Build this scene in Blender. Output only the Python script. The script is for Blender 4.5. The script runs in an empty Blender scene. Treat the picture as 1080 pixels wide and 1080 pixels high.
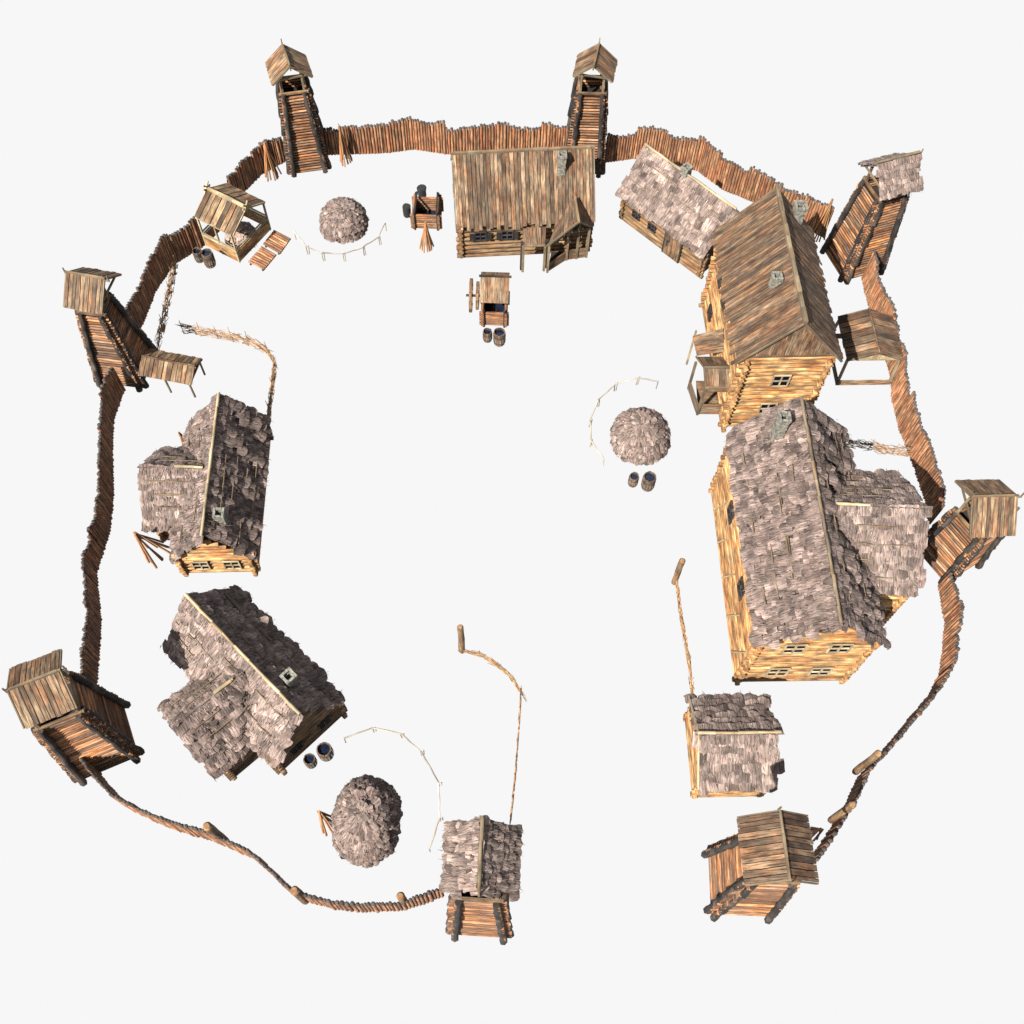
import bpy, math, random
from mathutils import Vector, Matrix
random.seed(7)
R = random.random
def U(a, b): return a + (b - a) * R()
S = bpy.context.scene
COL = S.collection
V = Vector
PI = math.pi

# ------------------------------------------------------------------ materials
def lin(c):
    c /= 255.0
    return c / 12.92 if c <= 0.04045 else ((c + 0.055) / 1.055) ** 2.4
def alb(r, g, b, k=4.7):
    """albedo of a surface that the sun shows as sRGB r,g,b at this exposure"""
    return (lin(r) / k, lin(g) / k, lin(b) / k)

def wood(name, col, streak=9.0, contrast=0.55, patch=0.35, rough=0.85, bump=0.25, dark=(0.35, 0.30, 0.26), hue=None):
    m = bpy.data.materials.new(name); m.use_nodes = True
    nt = m.node_tree; N = nt.nodes; L = nt.links
    b = N['Principled BSDF']; b.inputs['Roughness'].default_value = rough
    b.inputs['Specular IOR Level'].default_value = 0.25
    uv = N.new('ShaderNodeUVMap'); uv.uv_map = 'UVMap'
    mp = N.new('ShaderNodeMapping'); mp.inputs['Scale'].default_value = (1.1, streak, 1); L.new(uv.outputs[0], mp.inputs[0])
    n1 = N.new('ShaderNodeTexNoise'); n1.inputs['Scale'].default_value = 1.0; n1.inputs['Detail'].default_value = 5; n1.inputs['Roughness'].default_value = 0.65
    L.new(mp.outputs[0], n1.inputs['Vector'])
    n2 = N.new('ShaderNodeTexNoise'); n2.inputs['Scale'].default_value = 0.9; n2.inputs['Detail'].default_value = 3
    L.new(uv.outputs[0], n2.inputs['Vector'])
    r1 = N.new('ShaderNodeMapRange'); r1.inputs['From Min'].default_value = 0.32; r1.inputs['From Max'].default_value = 0.68
    r1.inputs['To Min'].default_value = 1 - contrast; r1.inputs['To Max'].default_value = 1 + contrast
    L.new(n1.outputs[0], r1.inputs[0])
    r2 = N.new('ShaderNodeMapRange'); r2.inputs['From Min'].default_value = 0.35; r2.inputs['From Max'].default_value = 0.65
    r2.inputs['To Min'].default_value = 1 - patch; r2.inputs['To Max'].default_value = 1 + patch
    L.new(n2.outputs[0], r2.inputs[0])
    at = N.new('ShaderNodeAttribute'); at.attribute_name = 'tone'
    base = N.new('ShaderNodeMix'); base.data_type = 'RGBA'
    h = hue or (col[0] * 1.15, col[1] * 0.8, col[2] * 0.6)
    base.inputs[6].default_value = (*col, 1); base.inputs[7].default_value = (*h, 1)
    n3 = N.new('ShaderNodeTexNoise'); n3.inputs['Scale'].default_value = 0.55; n3.inputs['Detail'].default_value = 2
    L.new(uv.outputs[0], n3.inputs['Vector'])
    r3 = N.new('ShaderNodeMapRange'); r3.inputs['From Min'].default_value = 0.42; r3.inputs['From Max'].default_value = 0.62
    L.new(n3.outputs[0], r3.inputs[0]); L.new(r3.outputs[0], base.inputs[0])
    m1 = N.new('ShaderNodeMath'); m1.operation = 'MULTIPLY'; L.new(r1.outputs[0], m1.inputs[0]); L.new(r2.outputs[0], m1.inputs[1])
    m2 = N.new('ShaderNodeMath'); m2.operation = 'MULTIPLY'; L.new(m1.outputs[0], m2.inputs[0]); L.new(at.outputs['Fac'], m2.inputs[1])
    vm = N.new('ShaderNodeVectorMath'); vm.operation = 'SCALE'; L.new(base.outputs[2], vm.inputs[0]); L.new(m2.outputs[0], vm.inputs['Scale'])
    L.new(vm.outputs[0], b.inputs['Base Color'])
    if bump:
        bp = N.new('ShaderNodeBump'); bp.inputs['Strength'].default_value = bump; bp.inputs['Distance'].default_value = 0.04
        L.new(n1.outputs[0], bp.inputs['Height']); L.new(bp.outputs[0], b.inputs['Normal'])
    return m

def plain(name, col, rough=0.7, spec=0.3):
    m = bpy.data.materials.new(name); m.use_nodes = True
    nt = m.node_tree; N = nt.nodes; L = nt.links
    b = N['Principled BSDF']; b.inputs['Roughness'].default_value = rough; b.inputs['Specular IOR Level'].default_value = spec
    n = N.new('ShaderNodeTexNoise'); n.inputs['Scale'].default_value = 6; n.inputs['Detail'].default_value = 4
    tc = N.new('ShaderNodeTexCoord'); L.new(tc.outputs['Object'], n.inputs['Vector'])
    r = N.new('ShaderNodeMapRange'); r.inputs['From Min'].default_value = .3; r.inputs['From Max'].default_value = .7; r.inputs['To Min'].default_value = .35; r.inputs['To Max'].default_value = 1.6
    L.new(n.outputs[0], r.inputs[0])
    vm = N.new('ShaderNodeVectorMath'); vm.operation = 'SCALE'; vm.inputs[0].default_value = col; L.new(r.outputs[0], vm.inputs['Scale']); L.new(vm.outputs[0], b.inputs['Base Color'])
    return m

M = {}
M['plank'] = wood('weathered_planks', alb(150, 125, 97), 13, 0.95, 0.45, hue=alb(142, 100, 66))
M['plank_dark'] = wood('brown_roof_planks', alb(134, 109, 84), 13, 0.95, 0.45, hue=alb(134, 94, 62))
M['plank_old'] = wood('old_shed_planks', alb(154, 126, 94), 6, 0.75, 0.45, hue=alb(140, 100, 66))
M['log_tower'] = wood('tower_logs', alb(156, 120, 92), 9, 0.85, 0.35, hue=alb(184, 118, 66))
M['log_orange'] = wood('fresh_yellow_logs', alb(218, 172, 114), 9, 0.8, 0.45, hue=alb(190, 126, 68))
M['log_brown'] = wood('brown_house_logs', alb(152, 121, 86), 9, 0.7, 0.4, hue=alb(144, 102, 62))
M['stake'] = wood('reddish_palisade_stakes', alb(200, 146, 104), 12, 0.75, 0.35, hue=alb(186, 118, 76))
M['charred'] = wood('charred_stake_tips', alb(100, 94, 90), 9, 0.7, 0.3)
M['post'] = wood('dark_corner_posts', alb(74, 64, 56), 6, 0.8, 0.7, hue=alb(44, 38, 34))
M['beam'] = wood('grey_beams', alb(150, 132, 104), 8, 0.4, 0.3, hue=alb(142, 116, 84))
M['pale'] = wood('pale_stripped_wood', alb(216, 196, 156), 8, 0.35, 0.3, hue=alb(206, 176, 130))
M['twig'] = wood('hazel_twigs', alb(226, 182, 130), 8, 0.5, 0.3, hue=alb(196, 136, 84))
M['rail'] = wood('bleached_rails', alb(222, 208, 188), 8, 0.3, 0.3, hue=alb(190, 172, 150))
M['pole'] = wood('drying_poles', alb(212, 162, 110), 8, 0.5, 0.3)
M['barrel'] = wood('barrel_staves', alb(130, 112, 92), 9, 0.6, 0.3)
M['thatch'] = wood('reed_thatch', alb(170, 149, 138), 14, 0.85, 0.5, rough=0.95, bump=0.8, hue=alb(138, 116, 106))
M['thatch_dark'] = wood('old_reed_thatch', alb(162, 140, 130), 14, 0.85, 0.6, rough=0.95, bump=0.8, hue=alb(126, 106, 96))
M['hay'] = wood('grey_hay', alb(200, 184, 176), 10, 0.5, 0.4, rough=0.95, bump=0.6)
M['stone'] = plain('lichen_stone', alb(160, 156, 142))
M['gap_shade'] = plain('gap_shade_backing', (0.008, 0.006, 0.004), 0.9, 0.1)  # near-black backing that paints the shade between logs, boards and stakes
M['soot'] = plain('soot', (0.004, 0.004, 0.004))
M['glass'] = plain('window_pane', (0.002, 0.0025, 0.006), 0.6, 0.0)
M['water'] = plain('still_water', (0.004, 0.006, 0.012), 0.1, 0.5)
M['iron'] = plain('black_pitch', (0.006, 0.006, 0.006), 0.6)

# ------------------------------------------------------------------ mesh collector
class MB:
    def __init__(s): s.v = []; s.f = []; s.uv = []; s.t = []; s.mi = []; s.sm = []
    def face(s, pts, uvs, tone, mi=0, sm=False):
        b = len(s.v); s.v.extend(tuple(p) for p in pts); s.t.extend([tone] * len(pts))
        s.f.append(tuple(range(b, b + len(pts)))); s.uv.append(uvs); s.mi.append(mi); s.sm.append(sm)
    def log(s, p0, p1, r0, r1=None, n=7, tone=None, mi=0, cap=0, tip=None, seg=1, wob=0.0):
        p0 = V(p0); p1 = V(p1); r1 = r0 if r1 is None else r1
        tone = U(.7, 1.3) if tone is None else tone
        d = p1 - p0; L = d.length
        if L < 1e-5: return
        d.normalize(); q = V((0, 0, 1)) if abs(d.z) < .9 else V((1, 0, 0))
        x = d.cross(q).normalized(); y = d.cross(x)
        o = (U(0, 50), U(0, 50)); ph = U(0, 6)
        b = len(s.v); rings = seg + 1
        for k in range(rings):
            t = k / seg; r = r0 + (r1 - r0) * t; c = p0 + d * (L * t)
            if 0 < k < seg and wob: c = c + x * U(-wob, wob) + y * U(-wob, wob)
            for i in range(n):
                a = ph + 2 * PI * i / n
                s.v.append(tuple(c + (x * math.cos(a) + y * math.sin(a)) * (r * U(.93, 1.07)))); s.t.append(tone)
        for k in range(seg):
            for i in range(n):
                j = (i + 1) % n
                s.f.append((b + k*n + i, b + k*n + j, b + (k+1)*n + j, b + (k+1)*n + i))
                u0 = o[0] + L*k/seg; u1 = o[0] + L*(k+1)/seg; w = 2*PI*r0/n
                s.uv.append(((u0, o[1]+w*i), (u0, o[1]+w*(i+1)), (u1, o[1]+w*(i+1)), (u1, o[1]+w*i))); s.mi.append(mi); s.sm.append(True)
        # end caps as their own faces
        bt = len(s.v)
        for k, sg in ((0, -1), (rings - 1, 1)):
            if sg == 1 and tip:
                c = p1 + d * tip; s.v.append(tuple(c)); s.t.append(tone); ci = len(s.v) - 1
                for i in range(n):
                    j = (i + 1) % n
                    s.f.append((b + k*n + i, b + k*n + j, ci)); s.uv.append(((0, 0), (.1, 0), (.05, .1))); s.mi.append(cap); s.sm.append(False)
                continue
            bb = len(s.v)
            for i in range(n): s.v.append(s.v[b + k*n + i]); s.t.append(tone * 1.15)
            s.f.append(tuple(range(bb, bb + n)) if sg == 1 else tuple(reversed(range(bb, bb + n))))
            s.uv.append([(o[0] + .3*math.cos(6.28*i/n), o[1] + .3*math.sin(6.28*i/n)) for i in range(n)]); s.mi.append(cap); s.sm.append(False)
    def plank(s, p0, p1, across, w, th, tone=None, mi=0):
        """board from p0 to p1, width w along ACROSS, thickness th below the upper face"""
        p0 = V(p0); p1 = V(p1); a = V(across).normalized() * (w / 2)
        n = (p1 - p0).cross(a).normalized() * (-th)
        if n.z > 0: n = -n
        tone = U(.7, 1.3) if tone is None else tone
        L = (p1 - p0).length; o = (U(0, 60), U(0, 60))
        A = [p0 - a, p0 + a, p1 + a, p1 - a]; B = [p + n for p in A]
        uv = [(o[0], o[1]), (o[0], o[1] + w), (o[0] + L, o[1] + w), (o[0] + L, o[1])]
        s.face(A, uv, tone, mi); s.face(B[::-1], uv, tone, mi)
        for i in range(4):
            j = (i + 1) % 4
            s.face([A[i], B[i], B[j], A[j]], [(o[0], o[1]), (o[0], o[1] + th), (o[0] + L * (i % 2), o[1] + th), (o[0] + L * (i % 2), o[1])], tone * .9, mi)
    def bar(s, p0, p1, w, tone=None, mi=0, h=None):
        """square beam"""
        p0 = V(p0); p1 = V(p1); d = (p1 - p0).normalized(); q = V((0, 0, 1)) if abs(d.z) < .9 else V((0, 1, 0))
        x = d.cross(q).normalized(); y = x.cross(d).normalized(); h = w if h is None else h
        s.plank(p0 + y * h / 2, p1 + y * h / 2, x, w, h, tone, mi) if abs(d.z) < .9 else s._post(p0, p1, x, y, w, h, tone, mi)
    def _post(s, p0, p1, x, y, w, h, tone, mi):
        tone = U(.7, 1.3) if tone is None else tone; L = (p1 - p0).length; o = (U(0, 60), U(0, 60))
        c = [(-1, -1), (1, -1), (1, 1), (-1, 1)]
        A = [p0 + x * (w/2*i) + y * (h/2*j) for i, j in c]; B = [p1 + x * (w/2*i) + y * (h/2*j) for i, j in c]
        s.face(A[::-1], [(0, 0), (w, 0), (w, h), (0, h)], tone, mi); s.face(B, [(0, 0), (w, 0), (w, h), (0, h)], tone, mi)
        for i in range(4):
            j = (i + 1) % 4
            s.face([A[i], A[j], B[j], B[i]], [(o[0], o[1]), (o[0], o[1]+w), (o[0]+L, o[1]+w), (o[0]+L, o[1])], tone, mi)
    def box(s, c, sz, tone=1.0, mi=0):
        c = V(c); x, y, z = sz
        s._post(c - V((0, 0, z/2)), c + V((0, 0, z/2)), V((1, 0, 0)), V((0, 1, 0)), x, y, tone, mi)
    def blade(s, p, d, a, L, w, tone):
        p = V(p); o = (U(0, 50), U(0, 50))
        s.face([p - a*w, p + a*w, p + d*L], [(o[0], o[1]), (o[0], o[1]+w*2), (o[0]+L, o[1])], tone)
    def bundle(s, p, d, a, n, w, L, th, tone, rag=.12):
        """one domed, ragged-ended bundle of reed: p its upper middle, d down the slope, a across, n out"""
        o = (U(0, 50), U(0, 50)); nu, nv = 4, 3; b = len(s.v)
        sk = U(-.12, .12)
        for j in range(nv + 1):
            v = j / nv
            for i in range(nu + 1):
                u = i / nu * 2 - 1
                hh = th * (.15 + .95 * v) * (1 - .75 * u * u) + U(-.12, .12) * th
                ln = L * v + (U(-rag, rag) - .10 * u * u * L if j == nv else U(-.03, .03))
                q = p + a * (u * w / 2 * U(.92, 1.08) + sk * v * w) + d * ln + n * hh
                s.v.append(tuple(q)); s.t.append(tone * U(.85, 1.15))
        for j in range(nv):
            for i in range(nu):
                k = b + j * (nu + 1) + i
                s.f.append((k, k + 1, k + nu + 2, k + nu + 1))
                u0 = o[0] + L*j/nv; u1 = o[0] + L*(j+1)/nv; v0 = o[1] + w*i/nu; v1 = o[1] + w*(i+1)/nu
                s.uv.append(((u0, v0), (u0, v1), (u1, v1), (u1, v0))); s.mi.append(0); s.sm.append(True)
        last = [V(s.v[b + nv * (nu + 1) + i]) for i in range(nu + 1)]
        for i in range(nu):
            A, B = last[i], last[i + 1]
            s.face([A, B, B - n * (th * .9) - d * .03, A - n * (th * .9) - d * .03], [(0, 0), (w/nu, 0), (w/nu, th), (0, th)], tone * .8)
    def build(s, name, mats, parent=None, label=None):
        me = bpy.data.meshes.new(name); me.from_pydata(s.v, [], s.f)
        for m in (mats if isinstance(mats, (list, tuple)) else [mats]): me.materials.append(M[m])
        uvl = me.uv_layers.new(name='UVMap'); flat = []
        for q in s.uv:
            for c in q: flat.extend(c)
        uvl.data.foreach_set('uv', flat)
        at = me.attributes.new('tone', 'FLOAT', 'POINT'); at.data.foreach_set('value', s.t)
        me.polygons.foreach_set('material_index', s.mi); me.polygons.foreach_set('use_smooth', s.sm)
        me.update()
        o = bpy.data.objects.new(name, me); COL.objects.link(o)
        if parent is not None: o.parent = parent
        if label: o['label'] = label
        return o

def thing(name, label, cat, loc=(0, 0, 0), rot=0.0, group=None):
    o = bpy.data.objects.new(name, None); COL.objects.link(o); o.empty_display_size = .3
    o.location = loc; o.rotation_euler = (0, 0, rot); o['label'] = label; o['category'] = cat
    if group: o['group'] = group
    return o
def tag(o, label, cat, group=None):
    o['label'] = label; o['category'] = cat
    if group: o['group'] = group
    return o
def copy_tree(src, loc, rot, label):
    c = src.copy(); COL.objects.link(c); c.location = loc; c.rotation_euler = (0, 0, rot); c['label'] = label
    for ch in src.children:
        d = ch.copy(); COL.objects.link(d); d.parent = c
        for g in ch.children:
            e = g.copy(); COL.objects.link(e); e.parent = d
    return c

# ------------------------------------------------------------------ roofs
def slope_frame(side, Lr, Wr, he, hr):
    """side=-1/+1: upper middle of slope, down vector, slope length, normal (local: ridge along x)"""
    run = Wr / 2; d = V((0, side * run, he - hr)); SL = d.length; d.normalize()
    n = V((0, side * (hr - he), run)).normalized()
    return d, SL, n
def plank_roof(root, Lr, Wr, he, hr, mat='plank', pw=.3, rag=.12, th=.07, x0=None, x1=None, ridge='beam', rw=.2, batten=True, name='roof', finial=False):
    x0 = -Lr/2 if x0 is None else x0; x1 = Lr/2 if x1 is None else x1
    b = MB()
    for side in (-1, 1):
        d, SL, n = slope_frame(side, Lr, Wr, he, hr); x = x0
        while x < x1 - .02:
            w = min(pw * U(.75, 1.25), x1 - x)
            top = V((x + w/2, 0, hr)) + n * U(0, .05); ln = SL + U(-rag, rag)
            b.plank(top, top + d * ln, (1, 0, 0), w * .87, th, U(.45, 1.5)); x += w
        top = V(((x0 + x1) / 2, 0, hr - .06)) - n * .03; b.plank(top, top + d * (SL - rag - .08), (1, 0, 0), x1 - x0 - .06, .03, .5, 1)  # dark underlay, colours the slits between planks as if shaded
    r = b.build(name, [mat, 'gap_shade'], root)
    b = MB(); x = x0 - .1; k = 0
    while x < x1 + .1:
        w = min(U(.9, 1.3), x1 + .1 - x)
        b.bar((x, 0, hr + .06), (x + w, 0, hr + .06 ), rw * (1 if k % 2 else .86), U(.8, 1.25), h=rw * .75 + .03 * (k % 2)); x += w; k += 1
    b.build('ridge_beam', ridge, r)
    for ex in (x0 - .05, x1 + .05):
        for side in (-1, 1):
            b = MB(); d, SL, n = slope_frame(side, Lr, Wr, he, hr); p = V((ex, 0, hr + .03))
            b.plank(p - d * (.35 if finial else 0) , p + d * (SL - .02), (1, 0, 0), .07, .13, U(.8, 1.2))
            b.build('verge_board', ridge, r)
    return r
def thatch_roof(root, Lr, Wr, he, hr, bw=.55, rowh=.42, th=.16, mat='thatch', x0=None, x1=None, poles=0, clip=None, ridge='pale', wob=.05, big=0, fuzz=3, rb=None, wave=0):
    x0 = -Lr/2 if x0 is None else x0; x1 = Lr/2 if x1 is None else x1
    b = MB(); T = .22
    # solid core
    run = Wr/2 - .12
    prof = [(-run, he + .02), (0, hr - .04), (run, he + .02), (run, he - T), (0, hr - T * 1.35), (-run, he - T)]
    for xa, xb in ((x0 + .06, x1 - .06),):
        A = [V((xa, y, z)) for y, z in prof]; B = [V((xb, y, z)) for y, z in prof]; m = len(prof)
        for i in range(m):
            j = (i + 1) % m; b.face([A[j], A[i], B[i], B[j]], [(0, 0), (0, 1), (5, 1), (5, 0)], .7)
        b.face([A[0], A[1], A[4], A[5]], [(0, 0)] * 4, .7); b.face([A[1], A[2], A[3], A[4]], [(0, 0)] * 4, .7)
        b.face([B[0], B[5], B[4], B[1]], [(0, 0)] * 4, .7); b.face([B[1], B[4], B[3], B[2]], [(0, 0)] * 4, .7)
    lump = [(U(x0, x1), U(0, 1), U(-1, 1)) for _ in range(big)]
    for side in (-1, 1):
        d, SL, n = slope_frame(side, Lr, Wr, he, hr); a = V((1, 0, 0))
        rows = max(2, int(SL / rowh)); 
        for j in range(rows, -1, -1):
            s0 = SL * (j / rows) - rowh * 1.4
            if s0 < -.15: s0 = -.1
            x = x0 - U(0, bw * .5)
            while x < x1:
                w = bw * U(.75, 1.3); cx = x + w/2
                if x0 - .12 <= cx <= x1 + .12:
                    p = V((cx, 0, hr)) + d * (s0 + U(-wob, wob) * 1.5) + n * U(0, .05)
                    edge = max(0, 1 - (min(cx - x0, x1 - cx)) / .5)
                    p.z -= .10 * edge * edge
                    if wave: p = p + n * (wave * math.sin(cx * 2.7 + 1.3 * math.sin(s0 * 1.3 + side) + side) * min(1, s0 / .8 + .1))
                    if clip is None or clip(p):
                        tn = U(.76, 1.22); thk = th * U(.7, 1.35)
                        for (lx, ls, lh) in lump:
                            q = ((cx - lx) / .8) ** 2 + ((s0 / SL - ls) * SL / .5) ** 2
                            if q < 1: thk *= 1 + lh * .7 * (1 - q)
                        dd = (d + a * U(-.1, .1)).normalized()
                        b.bundle(p, dd, a, n, w * 1.25, rowh * U(1.4, 1.75), thk, tn, .05)
                        for _ in range(fuzz):
                            q = p + a * U(-w/2, w/2) + d * U(rowh * .2, rowh * 1.5) + n * (thk * U(.6, 1.15))
                            b.blade(q, (d + a * U(-.45, .45) + n * U(0, .2)).normalized(), a, U(.15, .42), U(.012, .03), tn * U(.35, 1.65))
                x += w
        # drooping bundles along both verges
        for ex, sg in ((x0, -1), (x1, 1)):
            s0 = 0
            while s0 < SL - .15:
                p = V((ex - sg * .22, 0, hr)) + d * s0 + n * .03
                dd = (a * sg * .8 + d * .45 - n * .55).normalized()
                if clip is None or clip(p):
                    b.bundle(p, dd, d, (n + a * sg * .5).normalized(), U(.35, .45), .26, th * .6, U(.75, 1.1), .02)
                s0 += .22
    r = b.build('roof', [mat], root)
    if rb != 0:
        xa, xb = rb or (x0 - .15, x1 + .15)
        b = MB(); x = xa; k = 0
        while x < xb - .01:
            w = min(U(.8, 1.3), xb - x)
            b.log((x, U(-.02, .02), hr + th * .8 + .05), (x + w, U(-.02, .02), hr + th * .8 + .05), .085 if k % 2 else .1, n=6); x += w; k += 1
        b.build('ridge_beam', ridge, r)
    for i in range(poles):
        side = random.choice((-1, 1)); d, SL, n = slope_frame(side, Lr, Wr, he, hr)
        s0 = SL * random.choice((.22, .42, .62, .8)) + U(-.08, .08); ln = U(.8, 2.8); xa = U(x0, max(x0 + .1, x1 - ln))
        p = V((xa, 0, hr)) + d * s0 + n * (th * 1.25)
        if clip is None or clip(p):
            b = MB(); b.log(p, p + V((ln, 0, 0)) + d * U(-.05, .05), .032, n=5, tone=1.0); b.build('thatch_pole', 'beam', r)
    return r

# ------------------------------------------------------------------ walls
def log_walls(root, Lb, Wb, zw, mat, r=.15, ext=.35, roof=None, skip=None, name='log_wall', doorgap=None):
    """stacked logs with crossing ends; roof=(Wr,he,hr) closes both gables"""
    b = MB(); st = r * 2.6; k = 0; z = r
    b.box((0, 0, zw/2), (Lb - r, Wb - r, zw), 1, 1)  # black core so the seams between logs read as shade
    while z < zw:
        for side in (-1, 1):
            e = ext + U(-.06, .08)
            b.log((-Lb/2 - e, side * Wb/2, z), (Lb/2 + ext + U(-.06, .08), side * Wb/2, z), r * U(.92, 1.08), tone=U(.7, 1.3))
            b.log((side * Lb/2, -Wb/2 - ext + U(-.08, .06), z + st/2), (side * Lb/2, Wb/2 + ext + U(-.06, .08), z + st/2), r * U(.92, 1.08), tone=U(.7, 1.3))
        z += st
    if roof:
        Wr, he, hr = roof
        while z < hr - .35:
            hw = min(Wb/2, (hr - z - .45) / (hr - he) * Wr/2)
            for side in (-1, 1):
                if hw > .15: b.log((side * Lb/2, -hw, z), (side * Lb/2, hw, z), r * U(.92, 1.08), n=6, tone=U(.75, 1.2))
            z += st
        for side in (-1, 1):
            x = side * (Lb/2 - .5 * r); b.face([V((x, -Wb/2, zw)), V((x, Wb/2, zw)), V((x, 0, zw + (hr - he) * Wb / Wr - .1))], [(0, 0)] * 3, 1, 1)
    return b.build(name, [mat, 'gap_shade'], root)
def board_gable(root, x, Wb, Wr, z0, he, hr, mat, sg):
    b = MB(); y = -Wb/2
    while y < Wb/2 - .02:
        w = min(.26 * U(.8, 1.2), Wb/2 - y); c = y + w/2
        zt = hr - (hr - he) * abs(c) / (Wr/2) - .12
        if zt > z0 + .05: b.plank((x, c, z0), (x, c, zt), (0, 1, 0), w * .94, .06 * 1)
        y += w
    b.bar((x + sg * .06, -Wb/2 - .1, z0), (x + sg * .06, Wb/2 + .1, z0), .14, .6)
    return b.build('gable_boards', mat, root)
def window(root, c, outward, w=.8, h=.75, mat='post', shutters=False):
    """cross-barred window on a wall; c centre on the wall face, outward = unit vector"""
    c = V(c); o = V(outward); t = V((0, 0, 1)).cross(o).normalized(); z = V((0, 0, 1))
    b = MB(); P = lambda a, e, k=.05: c + t * a + z * e + o * k
    for e in (-h/2, h/2): b.bar(P(-w/2 - .04, e), P(w/2 + .04, e), .08)
    for a in (-w/2, w/2): b.bar(P(a, -h/2 + .04), P(a, h/2 - .04), .08)
    b.bar(P(-w/2 + .05, 0, .045), P(w/2 - .05, 0, .045), .08); b.bar(P(0, -h/2 + .055, .045), P(0, h/2 - .055, .045), .08)
    if shutters:
        for a in (-w/2 - .24, w/2 + .24): b.plank(P(a, -h/2, .09), P(a, h/2, .09), t, .3, .05, .5)
    f = b.build('window', mat, root)
    b = MB(); b.face([P(-w/2, -h/2, .012), P(w/2, -h/2, .012), P(w/2, h/2, .012), P(-w/2, h/2, .012)], [(0, 0)] * 4, 1.0)
    b.build('pane', 'glass', f)
def chimney(root, c, w, z0, z1, lean=(0, 0)):
    b = MB(); x, y = c; n = max(3, int((z1 - z0) / .22)); t = w * .24
    for k in range(n):
        za = z0 + (z1 - z0) * k / n; zb = z0 + (z1 - z0) * (k + 1) / n
        f = 1.0 + (.18 if k == n - 1 else U(-.03, .03)); ww = w * f
        segs = 3
        for i in range(4):
            for j in range(segs):
                a = -ww/2 + ww * (j + .5) / segs
                if i < 2: cx, cy, sx, sy = x + a, y + (1 if i else -1) * (ww/2 - t/2), ww / segs * .97, t * U(.95, 1.2)
                else: cx, cy, sx, sy = x + (1 if i == 3 else -1) * (ww/2 - t/2), y + a * .5, t * U(.9, 1.15), ww / segs * .5
                b.box((cx, cy, (za + zb)/2), (sx, sy, (zb - za) * .93), U(.6, 1.3))
    o = b.build('chimney', 'stone', root)
    b = MB(); b.box((x, y, (z0 + z1)/2 - .18), (w - 2*t + .05, w - 2*t + .05, z1 - z0 - .3)); b.build('flue', 'soot', o)

# ------------------------------------------------------------------ houses
def local(px, py, rot, wx, wy):
    c, s = math.cos(rot), math.sin(rot); dx, dy = wx - px, wy - py
    return (dx * c + dy * s, -dx * s + dy * c)

# H1: long hall below the northern palisade
X, Y, A_ = -0.10, 56.53, .111
h1 = thing('log_hall', 'brown log hall with a long striped plank roof and a porch with railing posts', 'house', (X, Y, 0), A_)
Lr, Wr, he, hr, Lb, Wb = 9.9, 6.95, 3.4, 7.15, 9.35, 6.1
log_walls(h1, Lb, Wb, 3.5, 'log_brown', .17, .3, roof=(Wr, he, hr))
plank_roof(h1, Lr, Wr, he, hr, 'plank', .27, .2)
window(h1, (-3.25, -Wb/2 - .17, 2.35), (0, -1, 0), .8, .8, shutters=True)
window(h1, (-1.3, -Wb/2 - .17, 2.35), (0, -1, 0), .8, .8, shutters=True)
cx_, cy_ = local(X, Y, A_, 2.62, 55.9); chimney(h1, (cx_, cy_), .55, 5.6, 7.6)
# its flat porch roof on two posts
b = MB()
PW = [(0.06, 52.93), (1.76, 53.19), (1.73, 51.99), (0.17, 51.83)]
def wl(p, z): q = local(X, Y, A_, p[0], p[1]); return V((q[0], q[1], z))
for i in range(5):
    f0 = (i + .5) / 5
    pa = wl(PW[0], 3.3).lerp(wl(PW[1], 3.3), f0); pb = wl(PW[3], 2.75).lerp(wl(PW[2], 2.75), f0)
    b.plank(pa, pb, (1, 0, 0), .29, .07, U(.7, 1.2))
po = b.build('porch_roof', 'plank_dark', h1)
b = MB(); b.bar(wl(PW[3], 2.7), wl(PW[2], 2.7), .13); b.build('porch_beam', 'beam', po)
for q in (PW[3], PW[2]):
    b = MB(); b.bar(wl(q, 0), wl(q, 2.66), .17); b.build('porch_post', 'beam', h1)
for q in ((PW[0][0], PW[0][1] - .9), (PW[1][0] + .1, PW[1][1] - .9)):
    b = MB(); b.bar(wl(q, 0), wl(q, 2.9), .2); b.build('porch_post', 'post', h1)
# gabled side porch: ridge runs out of the hall roof
RB = wl((3.67, 54.32), 5.15); RF = wl((3.96, 51.99), 5.15)
EA = wl((1.87, 51.86), 2.8); EB = wl((2.57, 53.72), 3.35); EC = wl((5.03, 53.34), 3.3); ED = wl((4.86, 54.31), 3.7)
b = MB()
def quad_planks(b, t0, t1, e0, e1, n, th=.07, flip=False, along=True, tn=(.65, 1.3)):
    """planks filling the quad: edge t0->t1 at the top, e0->e1 at the bottom; boards run along the edge"""
    for i in range(n):
        f = (i + .5) / n; p = t0.lerp(e0, f); q = t1.lerp(e1, f)
        w0 = ((e0 - t0).length + (e1 - t1).length) / 2 / n
        ac = ((e0 - t0) + (e1 - t1)).normalized()
        b.plank(p, q, ac, w0 * 1.0, th, U(*tn))
quad_planks(b, RB, RF, EB, EA, 6)
quad_planks(b, RB, RF, ED, EC, 5)
rr = b.build('side_porch_roof', 'plank_dark', h1)
b = MB(); b.bar(RB, RF, .16); b.bar(RF, EA, .12); b.bar(RF, EC, .12); b.build('verge_board', 'beam', rr)
GA, GB, GC = (2.00, 51.84), (3.39, 53.08), (4.88, 53.42)
b = MB()
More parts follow.
